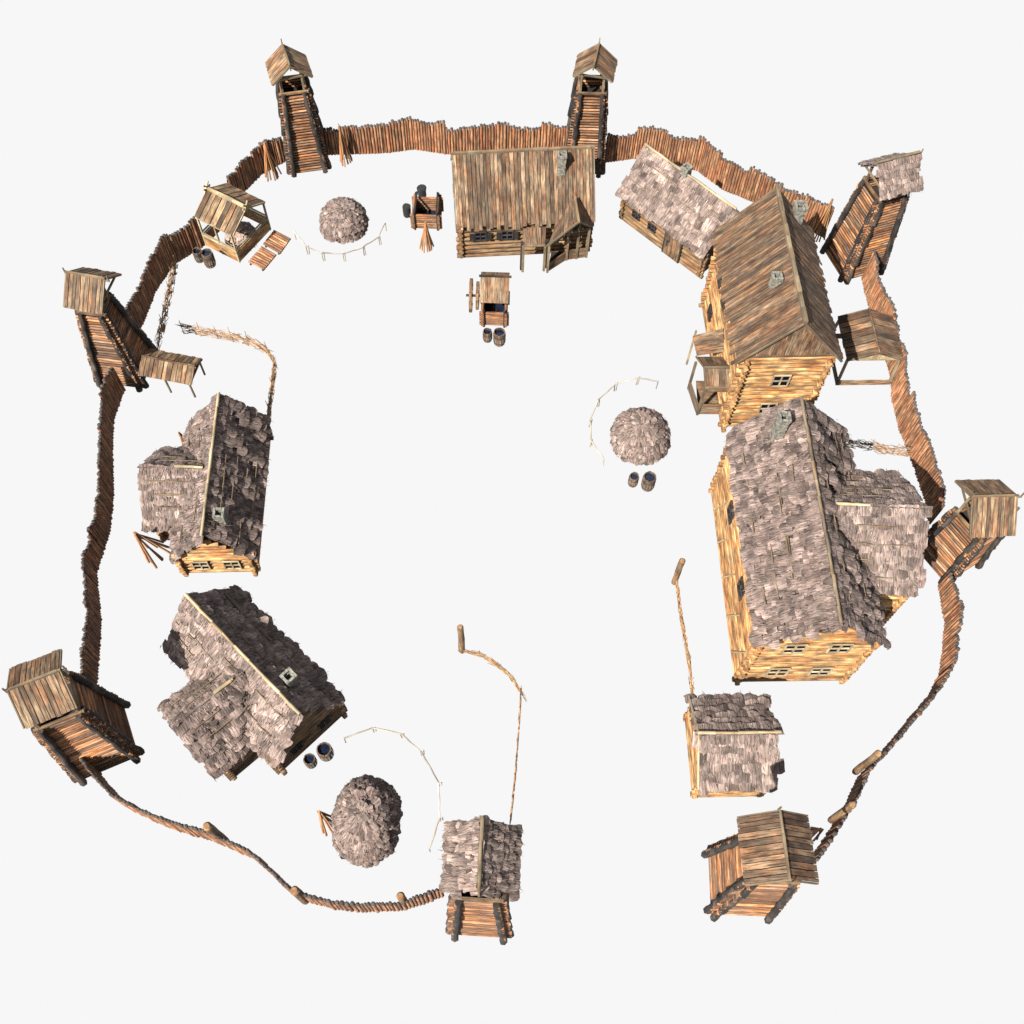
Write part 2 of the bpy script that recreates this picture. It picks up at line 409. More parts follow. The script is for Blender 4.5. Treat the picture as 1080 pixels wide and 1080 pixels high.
for p0, p1, hh in ((GA, GB, .9), (GB, GC, 1.0)):
    for i in range(3):
        z = .15 + i * hh / 3
        b.plank(wl(p0, z), wl(p1, z), (0, 0, 1), hh / 3 * .95, .07, U(.8, 1.3))
b.build('side_porch_boards', 'plank_old', h1)
for p, z in ((GA, 2.8), (GB, 3.5), (GC, 3.1), ((GB[0]*.5 + GC[0]*.5, GB[1]*.5 + GC[1]*.5), 4.0)):
    b = MB(); b.bar(wl(p, 0), wl(p, z), .16); b.build('side_porch_post', 'beam', h1)
b = MB(); b.bar(wl(GB, 2.9), wl(GC, 2.9), .12); b.build('side_porch_beam', 'beam', h1)
b = MB(); b.bar(wl((GA[0], GA[1]+.05), 2.75), wl(GB, 2.95), .12); b.build('side_porch_beam', 'beam', h1)
b = MB()
pts = [GA, GB, GC, (GC[0], GC[1] + 1.0), (GA[0] + .3, GA[1] + 2.0)]
b.face([wl(p, .25) for p in pts], [(0, 0)] * 5, .5); b.build('side_porch_floor', 'post', h1)

# H2: narrow thatched byre beside the north east palisade
X, Y, A_ = 11.78, 56.03, -.770
h2 = thing('thatched_cottage', 'narrow cottage of brown logs under pale thatch with a plank door', 'house', (X, Y, 0), A_)
Lr, Wr, he, hr, Lb, Wb = 8.3, 4.89, 2.6, 5.67, 7.75, 3.86
log_walls(h2, Lb, Wb, 2.75, 'log_brown', .15, .3, roof=(Wr, he, hr))
thatch_roof(h2, Lr, Wr, he, hr, .6, .45, .13, 'thatch', poles=12, big=12)
window(h2, (-2.55, -Wb/2 - .15, 1.55), (0, -1, 0), .65, .6); window(h2, (-.95, -Wb/2 - .15, 1.5), (0, -1, 0), .65, .6)
b = MB()
for i in range(4): b.plank((.65 + .36 * i, -Wb/2 - .2, .05), (.65 + .36 * i, -Wb/2 - .2, 2.15), (1, 0, 0), .34, .07, U(.85, 1.2))
dr = b.build('door', 'plank_old', h2)
b = MB(); b.bar((.42, -Wb/2 - .22, .05), (.42, -Wb/2 - .22, 2.3), .12); b.bar((1.96, -Wb/2 - .22, .05), (1.96, -Wb/2 - .22, 2.3), .12); b.bar((.36, -Wb/2 - .22, 2.3), (2.02, -Wb/2 - .22, 2.3), .12)
b.build('door_frame', 'post', dr)
b = MB(); b.bar((.72, -Wb/2 - .3, .95), (.72, -Wb/2 - .3, 1.5), .06); b.bar((.72, -Wb/2 - .3, 1.5), (.9, -Wb/2 - .3, 1.5), .06); b.build('handle', 'iron', dr)
cx_, cy_ = local(X, Y, A_, 12.17, 56.5); chimney(h2, (cx_ * 1 - 1.9 + 1.5, 0.1), .55, 4.9, 6.35)

# H3: tall house with the huge plank roof
X, Y, A_ = 16.34, 44.04, -1.501
h3 = thing('gabled_longhouse', 'tall yellow log house with two chimneys and a steep brown plank roof', 'house', (X, Y, 0), A_)
Lr, Wr, he, hr, Lb, Wb = 10.6, 6.75, 7.63, 11.6, 10.2, 5.14
log_walls(h3, Lb, Wb, 8.0, 'log_orange', .16, .38)
plank_roof(h3, Lr, Wr, he, hr, 'plank_dark', .24, .28, rw=.26)
for sg in (-1, 1): board_gable(h3, sg * (Lb/2 - .05), Wb + .2, Wr, 8.05, he, hr, 'plank', sg)
window(h3, (Lb/2 + .16, .0, 5.65), (1, 0, 0), 1.05, 1.15, 'pale'); window(h3, (Lb/2 + .16, -.1, 2.5), (1, 0, 0), 1.05, 1.15, 'pale')
c1 = local(X, Y, A_, 17.65, 48.7); chimney(h3, c1, .66, 8.6, 10.85)
c2 = local(X, Y, A_, 16.02, 42.5); chimney(h3, (c2[0], -.95), .52, 9.6, 11.3)
for (wx, z) in ((-3.1, 5.6), (-1.2, 5.6), (-3.1, 2.0)): window(h3, (wx, -Wb/2 - .16, z), (0, -1, 0), .8, .9)
# porch of two small roofs on its west wall (local -y)
def w3(p, z): q = local(X, Y, A_, p[0], p[1]); return V((q[0], q[1], z))
P0 = (12.45, 39.75); P1 = (14.34, 39.82)
Wd = (P1[0] - P0[0]); y0 = P0[1]
b = MB()
E0, E1 = w3((12.43, 39.67), 3.3), w3((14.19, 39.74), 3.3)
T0, T1 = w3((12.21, 40.57), 4.3), w3((14.11, 40.65), 4.3)
K0, K1 = w3((11.96, 42.24), 3.2), w3((13.81, 42.32), 3.2)
quad_planks(b, E0, T0, E1, T1, 4); quad_planks(b, K0, T0, K1, T1, 4)
pr = b.build('porch_roof', 'plank', h3)
b = MB(); b.bar(E0, E1, .13); b.bar(T0, T1, .13); b.bar(T0, E0, .1); b.bar(T0, K0, .1); b.build('verge_board', 'beam', pr)
b = MB()
F0, F1 = w3((11.95, 42.03), 3.6), w3((13.80, 42.42), 3.6)
H0, H1_ = w3((11.53, 42.85), 4.6), w3((13.59, 43.60), 4.6)
quad_planks(b, H0, H1_, F0, F1, 4); b.build('upper_porch_roof', 'plank_dark', h3)
b = MB(); q = (11.93, 43.94); b.bar(w3(q, 0), w3((q[0] + .05, q[1] + .1), 3.7), .12); b.build('porch_post', 'pale', h3)
G0, G1 = w3(P0, 0), w3(P1, 0); G2 = w3((11.95, 41.85), 0)
up = V((0, 0, 1))
for p, z in ((G0, 3.25), (w3((P0[0] + Wd * .98, y0), 0), 3.25), (G2, 3.1)):
    b = MB(); b.bar(p, p + up * z, .16); b.build('porch_post', 'beam', h3)
b = MB()
for i in range(3):
    z = .18 + i * .32
    b.plank(G0 + up * z, G1 + up * z, (0, 0, 1), .3, .07, U(.9, 1.3)); b.plank(G0 + up * z, G2 + up * z, (0, 0, 1), .3, .07, U(.6, .9))
b.bar(G0 + up * 1.1, G1 + up * 1.1, .14); b.bar(G0 + up * 2.9, G1 + up * 2.9, .16)
b.build('porch_boards', 'plank', h3)
b = MB(); fl = [w3(P0, .3), w3(P1, .3), w3((P1[0], y0 + 2.6), .3), w3((P0[0], y0 + 2.6), .3)]
b.face(fl, [(0, 0), (2, 0), (2, 2), (0, 2)], .8); b.build('porch_floor', 'plank_old', h3)

# H4: the largest house, thatched, with a wing
X, Y, A_ = 16.63, 27.31, -1.521
h4 = thing('thatched_longhouse', 'largest thatched house with a side wing and two window rows in its yellow gable', 'house', (X, Y, 0), A_)
Lr, Wr, he, hr, Lb, Wb = 13.5, 7.11, 6.85, 10.39, 12.85, 6.3
log_walls(h4, Lb, Wb, 6.75, 'log_orange', .165, .3, roof=(Wr, he, hr))
thatch_roof(h4, Lr, Wr, he, hr, .62, .42, .17, 'thatch_dark', poles=38, big=60, fuzz=6, wave=.16, ridge='beam')
for z in (2.15, 6.0):
    for y in (-1.2, 1.3): window(h4, (Lb/2 + .17, y, z), (1, 0, 0), 1.15, 1.2, 'pale')
for x in (-4.6, -2.2, .4, 3.0, 5.0):
    b = MB(); x_ = x + U(-.2, .2); b.plank((x_ - .5, -Wb/2 - .2, .3), (x_ + .7, -Wb/2 - .2, 3.4), (0, 0, 1), .22, .07, 1.1); b.build('wall_brace', 'pale', h4)
for x in (-2.6, 2.4):
    for z in (4.6,): window(h4, (x, -Wb/2 - .17, z), (0, -1, 0), 1.0, 1.1)
c = local(X, Y, A_, 15.2, 32.5); chimney(h4, (c[0], -1.3), .58, 8.6, 11.1)
# wing (local +y = east), ridge along local y: build it in its own frame as parts of the house
wing = bpy.data.objects.new('wing', None); COL.objects.link(wing); wing.parent = h4
wc = local(X, Y, A_, 19.95, 27.74); wing.location = (wc[0], wc[1], 0); wing.rotation_euler = (0, 0, -.008 - A_)
def in_main4(p): return True
b_ = thatch_roof(wing, 5.9, 7.72, 6.7, 9.6, .62, .42, .15, 'thatch', x0=-2.6, x1=2.8, poles=14, big=24, fuzz=6, wave=.07, rb=(-2.2, -.3))
# only the wing's outer end carries logs
def wing_logs(parent, x1, x0, Wb, zw, Wr, he, hr, mat, r=.16, ext=.35):
    b = MB(); z = r; st = r * 2.6
    while z < zw:
        for side in (-1, 1): b.log((x0, side * Wb/2, z), (x1 + ext, side * Wb/2, z), r, tone=U(.7, 1.3))
        b.log((x1, -Wb/2 - ext, z + st/2), (x1, Wb/2 + ext, z + st/2), r, tone=U(.7, 1.3)); z += st
    while z < hr - .35:
        hw = min(Wb/2, (hr - z - .3) / (hr - he) * Wr/2)
        if hw > .15: b.log((x1, -hw, z), (x1, hw, z), r, n=6)
        z += st
    return b.build('log_wall', mat, parent)
wing_logs(wing, 2.55, -.2, 6.7, 6.8, 7.72, 6.7, 9.6, 'log_orange')

# H5: thatched house with a wing on the west side of the yard
X, Y, A_ = -18.33, 31.53, -1.511
h5 = thing('thatched_house', 'grey thatched house with a low wing and a yellow log gable with two windows', 'house', (X, Y, 0), A_)
Lr, Wr, he, hr, Lb, Wb = 9.85, 5.2, 2.19, 5.11, 9.95, 4.3
log_walls(h5, 9.6, Wb, 2.4, 'log_orange', .16, .35, roof=(Wr, he, hr))
thatch_roof(h5, Lr, Wr, he, hr, .62, .42, .17, 'thatch_dark', poles=22, big=40, fuzz=7, x1=4.75, wave=.12)
for y in (-.95, .95): window(h5, (4.8 + .16, y, 1.4), (1, 0, 0), .95, 1.0, 'pale')
c = local(X, Y, A_, -17.3, 28.2); chimney(h5, (c[0], c[1]), .55, 3.4, 5.3)
w5 = bpy.data.objects.new('wing', None); COL.objects.link(w5); w5.parent = h5
wc = local(X, Y, A_, -20.4, 31.36); w5.location = (wc[0], wc[1], 0); w5.rotation_euler = (0, 0, .013 - A_)
thatch_roof(w5, 4.2, 5.83, 2.17, 4.85, .62, .42, .15, 'thatch', x0=-2.1, x1=1.7, poles=10, big=16, fuzz=6, wave=.07, rb=(-.1, 1.6))
def wing_logs_w(parent, x0, x1, Wb, zw, Wr, he, hr, mat, r=.15, ext=.3):
    b = MB(); z = r; st = r * 2.6
    while z < zw:
        for side in (-1, 1): b.log((x0 - ext, side * Wb/2, z), (x1, side * Wb/2, z), r, tone=U(.7, 1.3))
        b.log((x0, -Wb/2 - ext, z + st/2), (x0, Wb/2 + ext, z + st/2), r, tone=U(.7, 1.3)); z += st
    while z < hr - .35:
        hw = min(Wb/2, (hr - z - .3) / (hr - he) * Wr/2)
        if hw > .15: b.log((x0, -hw, z), (x0, hw, z), r, n=6)
        z += st
    return b.build('log_wall', mat, parent)
wing_logs_w(w5, -1.6, .3, 4.9, 2.4, 5.83, 2.17, 4.85, 'log_orange')

# H6: thatched house turned askew, south west
X, Y, A_ = -14.32, 19.14, -.742
h6 = thing('thatched_farmhouse', 'thatched house turned askew with a wing and a dark brown log gable by two barrels', 'house', (X, Y, 0), A_)
Lr, Wr, he, hr, Lb, Wb = 9.4, 5.2, 3.22, 6.31, 8.8, 4.6
log_walls(h6, Lb, Wb, 3.4, 'log_brown', .16, .32, roof=(Wr, he, hr))
thatch_roof(h6, Lr, Wr, he, hr, .62, .42, .17, 'thatch', poles=24, big=40, fuzz=6, wave=.08)
for y in (-1.0, 1.05): window(h6, (Lb/2 + .16, y, 1.75), (1, 0, 0), .8, .7)
c = local(X, Y, A_, -11.62, 17.95); chimney(h6, (c[0], c[1]), .58, 4.4, 6.5)
w6 = bpy.data.objects.new('wing', None); COL.objects.link(w6); w6.parent = h6
wc = local(X, Y, A_, -15.9, 16.5); w6.location = (wc[0], wc[1], 0); w6.rotation_euler = (0, 0, .78 - A_)
thatch_roof(w6, 4.2, 5.2, 3.2, 6.0, .62, .42, .17, 'thatch_dark', x0=-1.9, x1=2.4, poles=10, big=20, fuzz=6, wave=.07, rb=(.6, 1.8))
wing_logs_w(w6, -1.35, .8, 4.3, 3.3, 5.2, 3.2, 6.0, 'log_brown')

# H7: thatched shed
X, Y, A_ = 12.62, 16.12, .048
h7 = thing('thatched_shed', 'small square shed with fish scale thatch at the end of the wattle fence', 'shed', (X, Y, 0), A_)
log_walls(h7, 3.7, 4.4, 3.1, 'log_orange', .13, .22, roof=(5.3, 3.24, 4.91))
thatch_roof(h7, 4.2, 5.3, 3.24, 4.91, .56, .5, .12, 'thatch', fuzz=4)
b = MB()
for sg in (-1, 1):
    d, SL, n = slope_frame(sg, 4.2, 5.3, 3.24, 4.91)
    for ex in (-2.2,): b.plank(V((ex, 0, 5.05)), V((ex, 0, 5.0)) + d * SL, (1, 0, 0), .1, .14, 1.1)
b.build('verge_board', 'pale', h7)

# market stall
X, Y, A_ = -21.19, 54.16, -.509
st = thing('market_stall', 'open plank roofed stall with half height board walls and crossed gable ends', 'stall', (X, Y, 0), A_)
Lr, Wr, he, hr, Lb, Wb = 3.4, 3.82, 2.95, 4.02, 3.14, 3.8
plank_roof(st, Lr, Wr, he, hr, 'plank_old', .5, .05, ridge='pale', rw=.24, finial=True)
for x in (-1, 0, 1):
    for y in (-1, 1):
        if x == 0 and y == 1: continue
        b = MB(); b.bar((x * (Lb/2 - .04), y * (Wb/2 - .04), 0), (x * (Lb/2 - .04), y * (Wb/2 - .04), he), .12); b.build('corner_post', 'pale', st)
b = MB()
for i in range(4):
    z = .14 + i * .24
    for y in (-1, 1): b.plank((-Lb/2, y * Wb/2, z), (Lb/2, y * Wb/2, z), (0, 0, 1), .23, .05, U(.9, 1.25))
    for x in (-1, 1): b.plank((x * Lb/2, -Wb/2, z), (x * Lb/2, Wb/2, z), (0, 0, 1), .23, .05, U(.8, 1.1))
b.build('board_wall', 'log_orange', st)
b = MB()
for z in (1.15, 1.4):
    for y in (-1, 1): b.bar((-Lb/2, y * Wb/2, z), (Lb/2, y * Wb/2, z), .09)
    for x in (-1, 1): b.bar((x * Lb/2, -Wb/2, z), (x * Lb/2, Wb/2, z), .09)
b.bar((-Lb/2, Wb/2 - .05, he - .1), (Lb/2, Wb/2 - .05, he - .1), .1); b.bar((-Lb/2, -Wb/2 + .05, he - .1), (Lb/2, -Wb/2 + .05, he - .1), .1)
b.build('stall_rail', 'pale', st)
b = MB()
for ex in (-Lr/2 - .08, Lr/2 + .08):
    b = MB()
    for sg in (-1, 1): b.bar((ex, -sg * .3, hr - .15), (ex, sg * .28, hr + .5), .11)
    b.build('gable_cross', 'pale', st)
def dome(name, R1, R2, H, mat, bw=.42, rowh=.3, th=.14, fuzz=3, flat=.0):
    bw *= .9; rowh *= .9; th *= .95
    b = MB(); nr = int(max(R1, H) * 1.45 / rowh)
    # core
    for j in range(6):
        for i in range(20):
            def P(a, e): return V((R1 * .93 * math.cos(a) * math.cos(e), R2 * .93 * math.sin(a) * math.cos(e), H * .93 * math.sin(e) ** (1 - flat)))
            a0, a1 = 2*PI*i/20, 2*PI*(i+1)/20; e0, e1 = PI/2*j/6, PI/2*(j+1)/6
            b.face([P(a0, e0), P(a1, e0), P(a1, e1), P(a0, e1)], [(0, 0), (1, 0), (1, 1), (0, 1)], .6)
    for j in range(nr + 1):
        e = PI/2 * (j + .25) / (nr + .25) 
        rad = math.cos(e); cnt = max(3, int(2*PI*(R1 + R2)/2*rad / (bw * .8)))
        for i in range(cnt):
            a = 2*PI*(i + U(.2, .8)) / cnt; ee = e + U(-.03, .03)
            f = 1 + U(-.03, .03)
            P = lambda q: V((R1*f*math.cos(a)*math.cos(q), R2*f*math.sin(a)*math.cos(q), H*f*max(0.0, math.sin(q)) ** (1 - flat)))
            p = P(min(PI/2 - .01, ee + .16)); q = P(max(0.0, ee - .12)); d = (q - p)
            if d.length < 1e-3: continue
            d.normalize(); ac = V((-math.sin(a), math.cos(a), 0)); n = ac.cross(-d).normalized()
            if n.z < 0: n = -n
            if n.dot(V((math.cos(a), math.sin(a), .3))) < 0: n = -n
            tn = U(.82, 1.18)
            b.bundle(p, d, ac, n, bw * U(.9, 1.35), rowh * U(1.3, 1.7), th * U(.6, 1.4), tn, .03)
            for _ in range(fuzz):
                qq = p + ac * U(-bw/2, bw/2) + d * U(.1, rowh * 1.4) + n * th * U(.5, 1.1)
                b.blade(qq, (d + ac * U(-.5, .5) + n * U(0, .4)).normalized(), ac, U(.1, .24), U(.012, .03), tn * U(.5, 1.5))
    q = []
    for p_ in s_v(b):
        a = math.atan2(p_[1], p_[0]); k = 1 + .04 * (1 - math.cos(4 * a)) / 2; q.append((p_[0] * k, p_[1] * k, p_[2]))
    b.v = q
    return b.build(name, mat)
def s_v(b): return b.v
hh = dome('hay_heap', 1.1, 1.2, 1.15, 'hay', .4, .28, .12); hh.location = (X + .25, Y - .1, .02); tag(hh, 'grey heap of hay inside the open stall', 'hay')

# open shelters
def shelter(label, X, Y, A_, Lr, Wr, he, hr, Lb, Wb, mat, pw, base=True, posts=((-1, -1), (-1, 1), (1, -1), (1, 1)), bw=.13):
    t = thing('timber_canopy', label, 'canopy', (X, Y, 0), A_)
    plank_roof(t, Lr, Wr, he, hr, mat, pw, .04, ridge='plank_dark', rw=.1)
    for x, y in posts:
        b = MB(); b.bar((x * (Lb/2 - .1), y * (Wb/2 - .1), 0), (x * (Lr/2 - .15), y * (Wr/2 - .15), he + .02), bw); b.build('corner_post', 'pale' if base else 'beam', t)
    b = MB()
    for y in (-1, 1): b.bar((-Lr/2 + .1, y * (Wr/2 - .15), he - .12), (Lr/2 - .1, y * (Wr/2 - .15), he - .12), .11)
    for x in (-1, 1): b.bar((x * (Lr/2 - .1), -Wr/2 + .1, he - .1), (x * (Lr/2 - .1), Wr/2 - .1, he - .1), .12)
    b.build('top_beam', 'pale' if base else 'beam', t)
    return t
cn = shelter('four posted open canopy with boarded roof between the tall house and the palisade', 24.07, 44.66, -1.513, 3.6, 3.88, 2.72, 3.55, 4.0, 3.87, 'plank_dark', .5, bw=.16)
b = MB()
Lb, Wb = 4.0, 3.87
for z in (.15, .4):
    b.plank((Lb/2, -Wb/2, z), (Lb/2, Wb/2, z), (0, 0, 1), .26, .08, 1.5)
b.plank((-Lb/2, -Wb/2, .3), (-Lb/2, Wb/2, .3), (0, 0, 1), .5, .08, .9); b.plank((-Lb/2, -Wb/2, .3), (Lb/2, -Wb/2, .3), (0, 0, 1), .5, .08, .9)
for z in (.3,1.0, 1.7): b.plank((-Lb/2 + .2, Wb/2, z), (-Lb/2 + 1.6, Wb/2, z), (0, 0, 1), .66, .08, .9)
b.build('base_boards', 'plank', cn)
b = MB(); y = -1.75
while y < 1.7:
    z = 3.55 - .83 * abs(y + .13) / 1.94 - .1
    if z > 2.8: b.plank((1.72, y + .13, 2.72), (1.72, y + .13, z), (0, 1, 0), .25, .05, U(.8, 1.3))
    y += .26
b.build('gable_boards', 'pale', cn)
tc = shelter('low plank canopy on thin posts leaning against the foot of a watchtower', -23.42, 40.99, -.182, 3.6, 2.23, 1.71, 2.34, 3.5, 2.1, 'plank_old', .3, base=False, posts=((1, -1), (1, 1), (-.05, -1), (-1, 1)), bw=.1)

# ------------------------------------------------------------------ watchtowers
def tower(label, X, Y, A_, w0, w1, h, roof, rx, ry, rrot, Lr, Wr, he, hr, d0=None, d1=None, group='log watchtowers along the palisade'):
    t = thing('watchtower', label, 'watchtower', (X, Y, 0), A_, group)
    d0 = d0 or w0; d1 = d1 or w1
    b = MB(); r = .09; stp = .245; n = int((h - .1) / stp)
    for k in range(n):
        z = r + k * stp; f = z / h; w = w0 + (w1 - w0) * f; dd = d0 + (d1 - d0) * f
        tn = U(.65, 1.3)
        for s in (-1, 1):
            b.log((-w/2 - U(.25, .38), s * dd/2, z), (w/2 + U(.25, .38), s * dd/2, z), r * U(.85, 1.1), tone=random.choice((.5, .75, .9, 1.1, 1.4, 1.9)), n=7)
            b.log((s * w/2, -dd/2 - U(.25, .38), z + stp/2), (s * w/2, dd/2 + U(.25, .38), z + stp/2), r * U(.85, 1.1), tone=random.choice((.5, .75, .9, 1.1, 1.4, 1.9)), n=7)
    for i in range(4):
        cc = [(-1, -1), (1, -1), (1, 1), (-1, 1)]; p, q = cc[i], cc[(i + 1) % 4]
        b.face([V((p[0]*w0/2, p[1]*d0/2, 0)), V((q[0]*w0/2, q[1]*d0/2, 0)), V((q[0]*w1/2, q[1]*d1/2, h)), V((p[0]*w1/2, p[1]*d1/2, h))], [(0, 0)] * 4, 1, 1)
    b.build('log_wall', ['log_tower', 'gap_shade'], t)
    for sx in (-1, 1):
        for sy in (-1, 1):
            for ax in (0, 1):
                b = MB(); m = 4
                for k in range(m):
                    fa, fb = k / m, (k + 1) / m
                    def P(f, o=0):
                        w = w0 + (w1 - w0) * f; dd = d0 + (d1 - d0) * f
                        if ax == 0: return V((sx * (w/2 - .1), sy * (dd/2 + .2 + o), f * h))
                        return V((sx * (w/2 + .19 + o), sy * (dd/2 - .12), f * h))
                    b.log(P(fa, .05), P(fb, -.03) + V((0, 0, .08)),   .225 - .03 * fa, .17, n=6, seg=4, wob=.035, tone=U(.5, 1.5))
                b.build('corner_post', 'post', t)
    b = MB()
    for s in (-1, 1):
        b.bar((-w1/2 - .22, s * (d1/2 + .02), h + .03), (w1/2 + .22, s * (d1/2 + .02), h + .03), .15); b.bar((s * (w1/2 + .02), -d1/2 - .1, h + .06), (s * (w1/2 + .02), d1/2 + .1, h + .06), .13)
    b.build('parapet', 'log_brown', t)
    b = MB(); b.box((0, 0, h - 1.0), (w1 + .2, d1 + .2, .1), .5); b.build('platform', 'post', t)
    rc = local(X, Y, A_, rx, ry); rl = rrot - A_
    for sx in (-1, 1):
        for sy in (-1, 1):
            c, s = math.cos(rl), math.sin(rl); ux, uy = sx * (Lr/2 - .2), sy * (Wr/2 - .5) 
            # nearest roof corner direction for this tower corner
            bx, by = sx * (w1/2 - .08), sy * (d1/2 - .08)
            dx, dy = bx - rc[0], by - rc[1]; lx, ly = dx * c + dy * s, -dx * s + dy * c
            zt = hr - (hr - he) * min(1, abs(ly) / (Wr/2)) - .1
            b = MB(); b.bar((bx, by, h - .95), (bx, by, zt), .15); b.build('roof_post', 'beam', t)
    rt = bpy.data.objects.new('roof_frame', None)
    # the roof is built in the ridge's own direction
    COL.objects.link(rt); rt.parent = t; rt.location = (rc[0], rc[1], 0); rt.rotation_euler = (0, 0, rl)
    if roof == 'plank': plank_roof(rt, Lr, Wr, he, hr, 'plank', .24, .04, rw=.13)
    elif roof == 'brown': plank_roof(rt, Lr, Wr, he, hr, 'plank_dark', .28, .04, rw=.13)
    else: thatch_roof(rt, Lr, Wr, he, hr, .42, .36, .11, 'thatch', fuzz=3, ridge='beam')
    b = MB()
    for s in (-1, 1):
        b.bar((s * (Lr/2 - .22), -Wr/2 + .35, he + .08), (s * (Lr/2 - .22), Wr/2 - .35, he + .08), .11)
    b.bar((-Lr/2 - .15, 0, hr - .12), (Lr/2 + .35, 0, hr - .12), .1); b.bar((Lr/2 + .3, 0, hr - .1), (Lr/2 + .3, 0, hr + .35), .07); b.bar((-Lr/2 - .12, 0, hr - .1), (-Lr/2 - .12, 0, hr + .38), .07)
    b.build('tie_beam', 'beam', rt)
    # lift the helper level: keep the roof pieces as direct parts of the tower
    for o in list(rt.children):
        o.matrix_parent_inverse = Matrix.Identity(4)
        o.parent = t; o.location = rt.location; o.rotation_euler = rt.rotation_euler
    bpy.data.objects.remove(rt)
    return t
HP = PI / 2
tower('slim watchtower with a plank gable roof beside two pole tripods on the far palisade', -17.02, 62.43, .23, 2.65, 1.7, 7.06, 'plank', -17.05, 62.42, -1.223, 2.3, 2.98, 8.35, 9.62)
tower('slim watchtower rising behind the long log hall', 4.70, 63.15, .004, 2.5, 1.78, 7.35, 'brown', 4.86, 63.21, -1.739, 2.27, 2.9, 8.74, 9.93)
tower('watchtower with a low plank canopy built against its foot', -27.06, 42.02, -.1, 3.0, 1.5, 6.8, 'plank', -26.81, 42.17, -.173, 2.4, 3.32, 8.01, 9.42)
tower('stout watchtower with a broad striped plank roof where the palisade turns east', -23.22, 15.76, .46, 3.3, 2.15, 7.48, 'plank', -23.16, 15.92, .452, 2.47, 3.44, 9.23, 10.47)
tower('watchtower with a thatched roof beside the far palisade', 24.84, 53.98, -1.203, 3.1, 2.05, 7.41, 'thatch', 24.84, 53.98, .352, 2.87, 3.39, 8.4, 9.97)
tower('watchtower with a square plank roof behind the wing of the largest thatched house', 27.91, 29.6, -1.0, 2.7, 2.1, 5.3, 'plank', 27.75, 29.74, .063, 2.53, 3.8, 6.25, 7.69)
tower('stout watchtower with a lengthwise boarded roof beside the gate gap', 13.14, 9.13, -.011, 3.15, 2.05, 7.69, 'brown', 13.06, 9.32, -1.516, 3.01, 3.48, 9.1, 10.51)
tower('thatched gate tower where the palisade and the thin wattle fence end', -.92, 7.48, -.027, 2.81, 1.91, 10.2, 'thatch', -.84, 8.01, -1.573, 2.8, 3.3, 11.55, 13.07)

# ------------------------------------------------------------------ palisade
def palisade(label, pts, breaks, H=2.6, back=1):
    """pts: foot line in metres; breaks: extra height of each panel"""
    P = [V((x, y, 0)) for x, y in pts]
    cx = sum(p.x for p in P) / len(P); cy = sum(p.y for p in P) / len(P)
    t = thing('palisade', label, 'palisade', (round(cx, 2), round(cy, 2), 0), 0, 'runs of the palisade')
    C = V((cx, cy, 0)); C = V((round(cx, 2), round(cy, 2), 0))
    # arc-length walk
    seg = [(P[i], P[i+1], (P[i+1] - P[i]).length) for i in range(len(P) - 1)]; tot = sum(s[2] for s in seg)
    def at(s):
        for a, c, l in seg:
            if s <= l: return a.lerp(c, s / l), (c - a).normalized()
            s -= l
        return seg[-1][1], (seg[-1][1] - seg[-1][0]).normalized()
    n = len(breaks); L = tot / n; ph = U(0, 6)
    for k in range(n):
        b = MB(); s = k * L; e = (k + 1) * L; q = 0; ph = U(0, 6)
        while s < e - .05:
            w = U(.17, .27); s1 = min(s + w, e); w = s1 - s; p, d = at(s + w/2); nn = V((-d.y, d.x, 0))
            h = H + breaks[k] + .16 * math.sin(ph + q * .35) + U(-.14, .14)
            p = p - C + nn * U(-.02, .02); top = p + V((U(-.015, .015), U(-.015, .015), h)) 
            b.log(p, top, w * .52, w * .49, n=6, tone=U(.65, 1.35), seg=1)
            b.log(top, top + V((0, 0, .1)), w * .52, w * .47, n=6, mi=1, cap=1, tip=U(.03, .1), tone=U(.6, 1.5))
            bk = nn * .03; e0 = p - d * (w * .5 + .03) - bk; e1 = p + d * (w * .5 + .03) - bk; z_ = V((0, 0, h - .2)); y_ = nn * .06
            b.face([e0, e1, e1 + z_, e0 + z_], [(0, 0)] * 4, 1, 2); b.face([e0 + y_, e0 + y_ + z_, e1 + y_ + z_, e1 + y_], [(0, 0)] * 4, 1, 2); b.face([e0 + z_, e1 + z_, e1 + z_ + y_, e0 + z_ + y_], [(0, 0)] * 4, 1, 2)  # backing sheets behind the stakes, shade painted into their gaps
            s = s1; q += 1
        b.build('stake_panel', ['stake', 'charred', 'gap_shade'], t)
    return t
palisade('palisade run behind the log hall between the two slim watchtowers', [(-15.91, 62.99), (-13.69, 63.20), (-11.09, 63.43), (-8.72, 63.96), (-6.14, 63.56), (-3.59, 63.58), (-1.11, 63.70), (1.37, 63.82), (3.70, 63.62)], [.0, .1, .25, .35, -.05, .3, .05, .35])
palisade('palisade run curving behind the narrow thatched cottage', [(6.33, 63.22), (8.59, 63.75), (11.06, 63.45), (12.62, 63.01), (13.72, 62.65), (15.62, 60.72), (17.75, 59.63), (20.31, 57.99), (22.88, 56.19)], [-.1, .45, .15, .45, .0, .3, .1, .3])
palisade('palisade run behind the open canopy and the wing of the largest house', [(25.36, 52.42), (25.49, 50.11), (26.04, 46.52), (26.27, 43.24), (26.11, 41.64), (26.25, 39.16), (26.66, 37.06), (26.91, 35.60), (27.17, 33.59), (27.14, 31.84)], [.1, -.1, .2, .0, .25, .0, .3, .1, .3, .0])
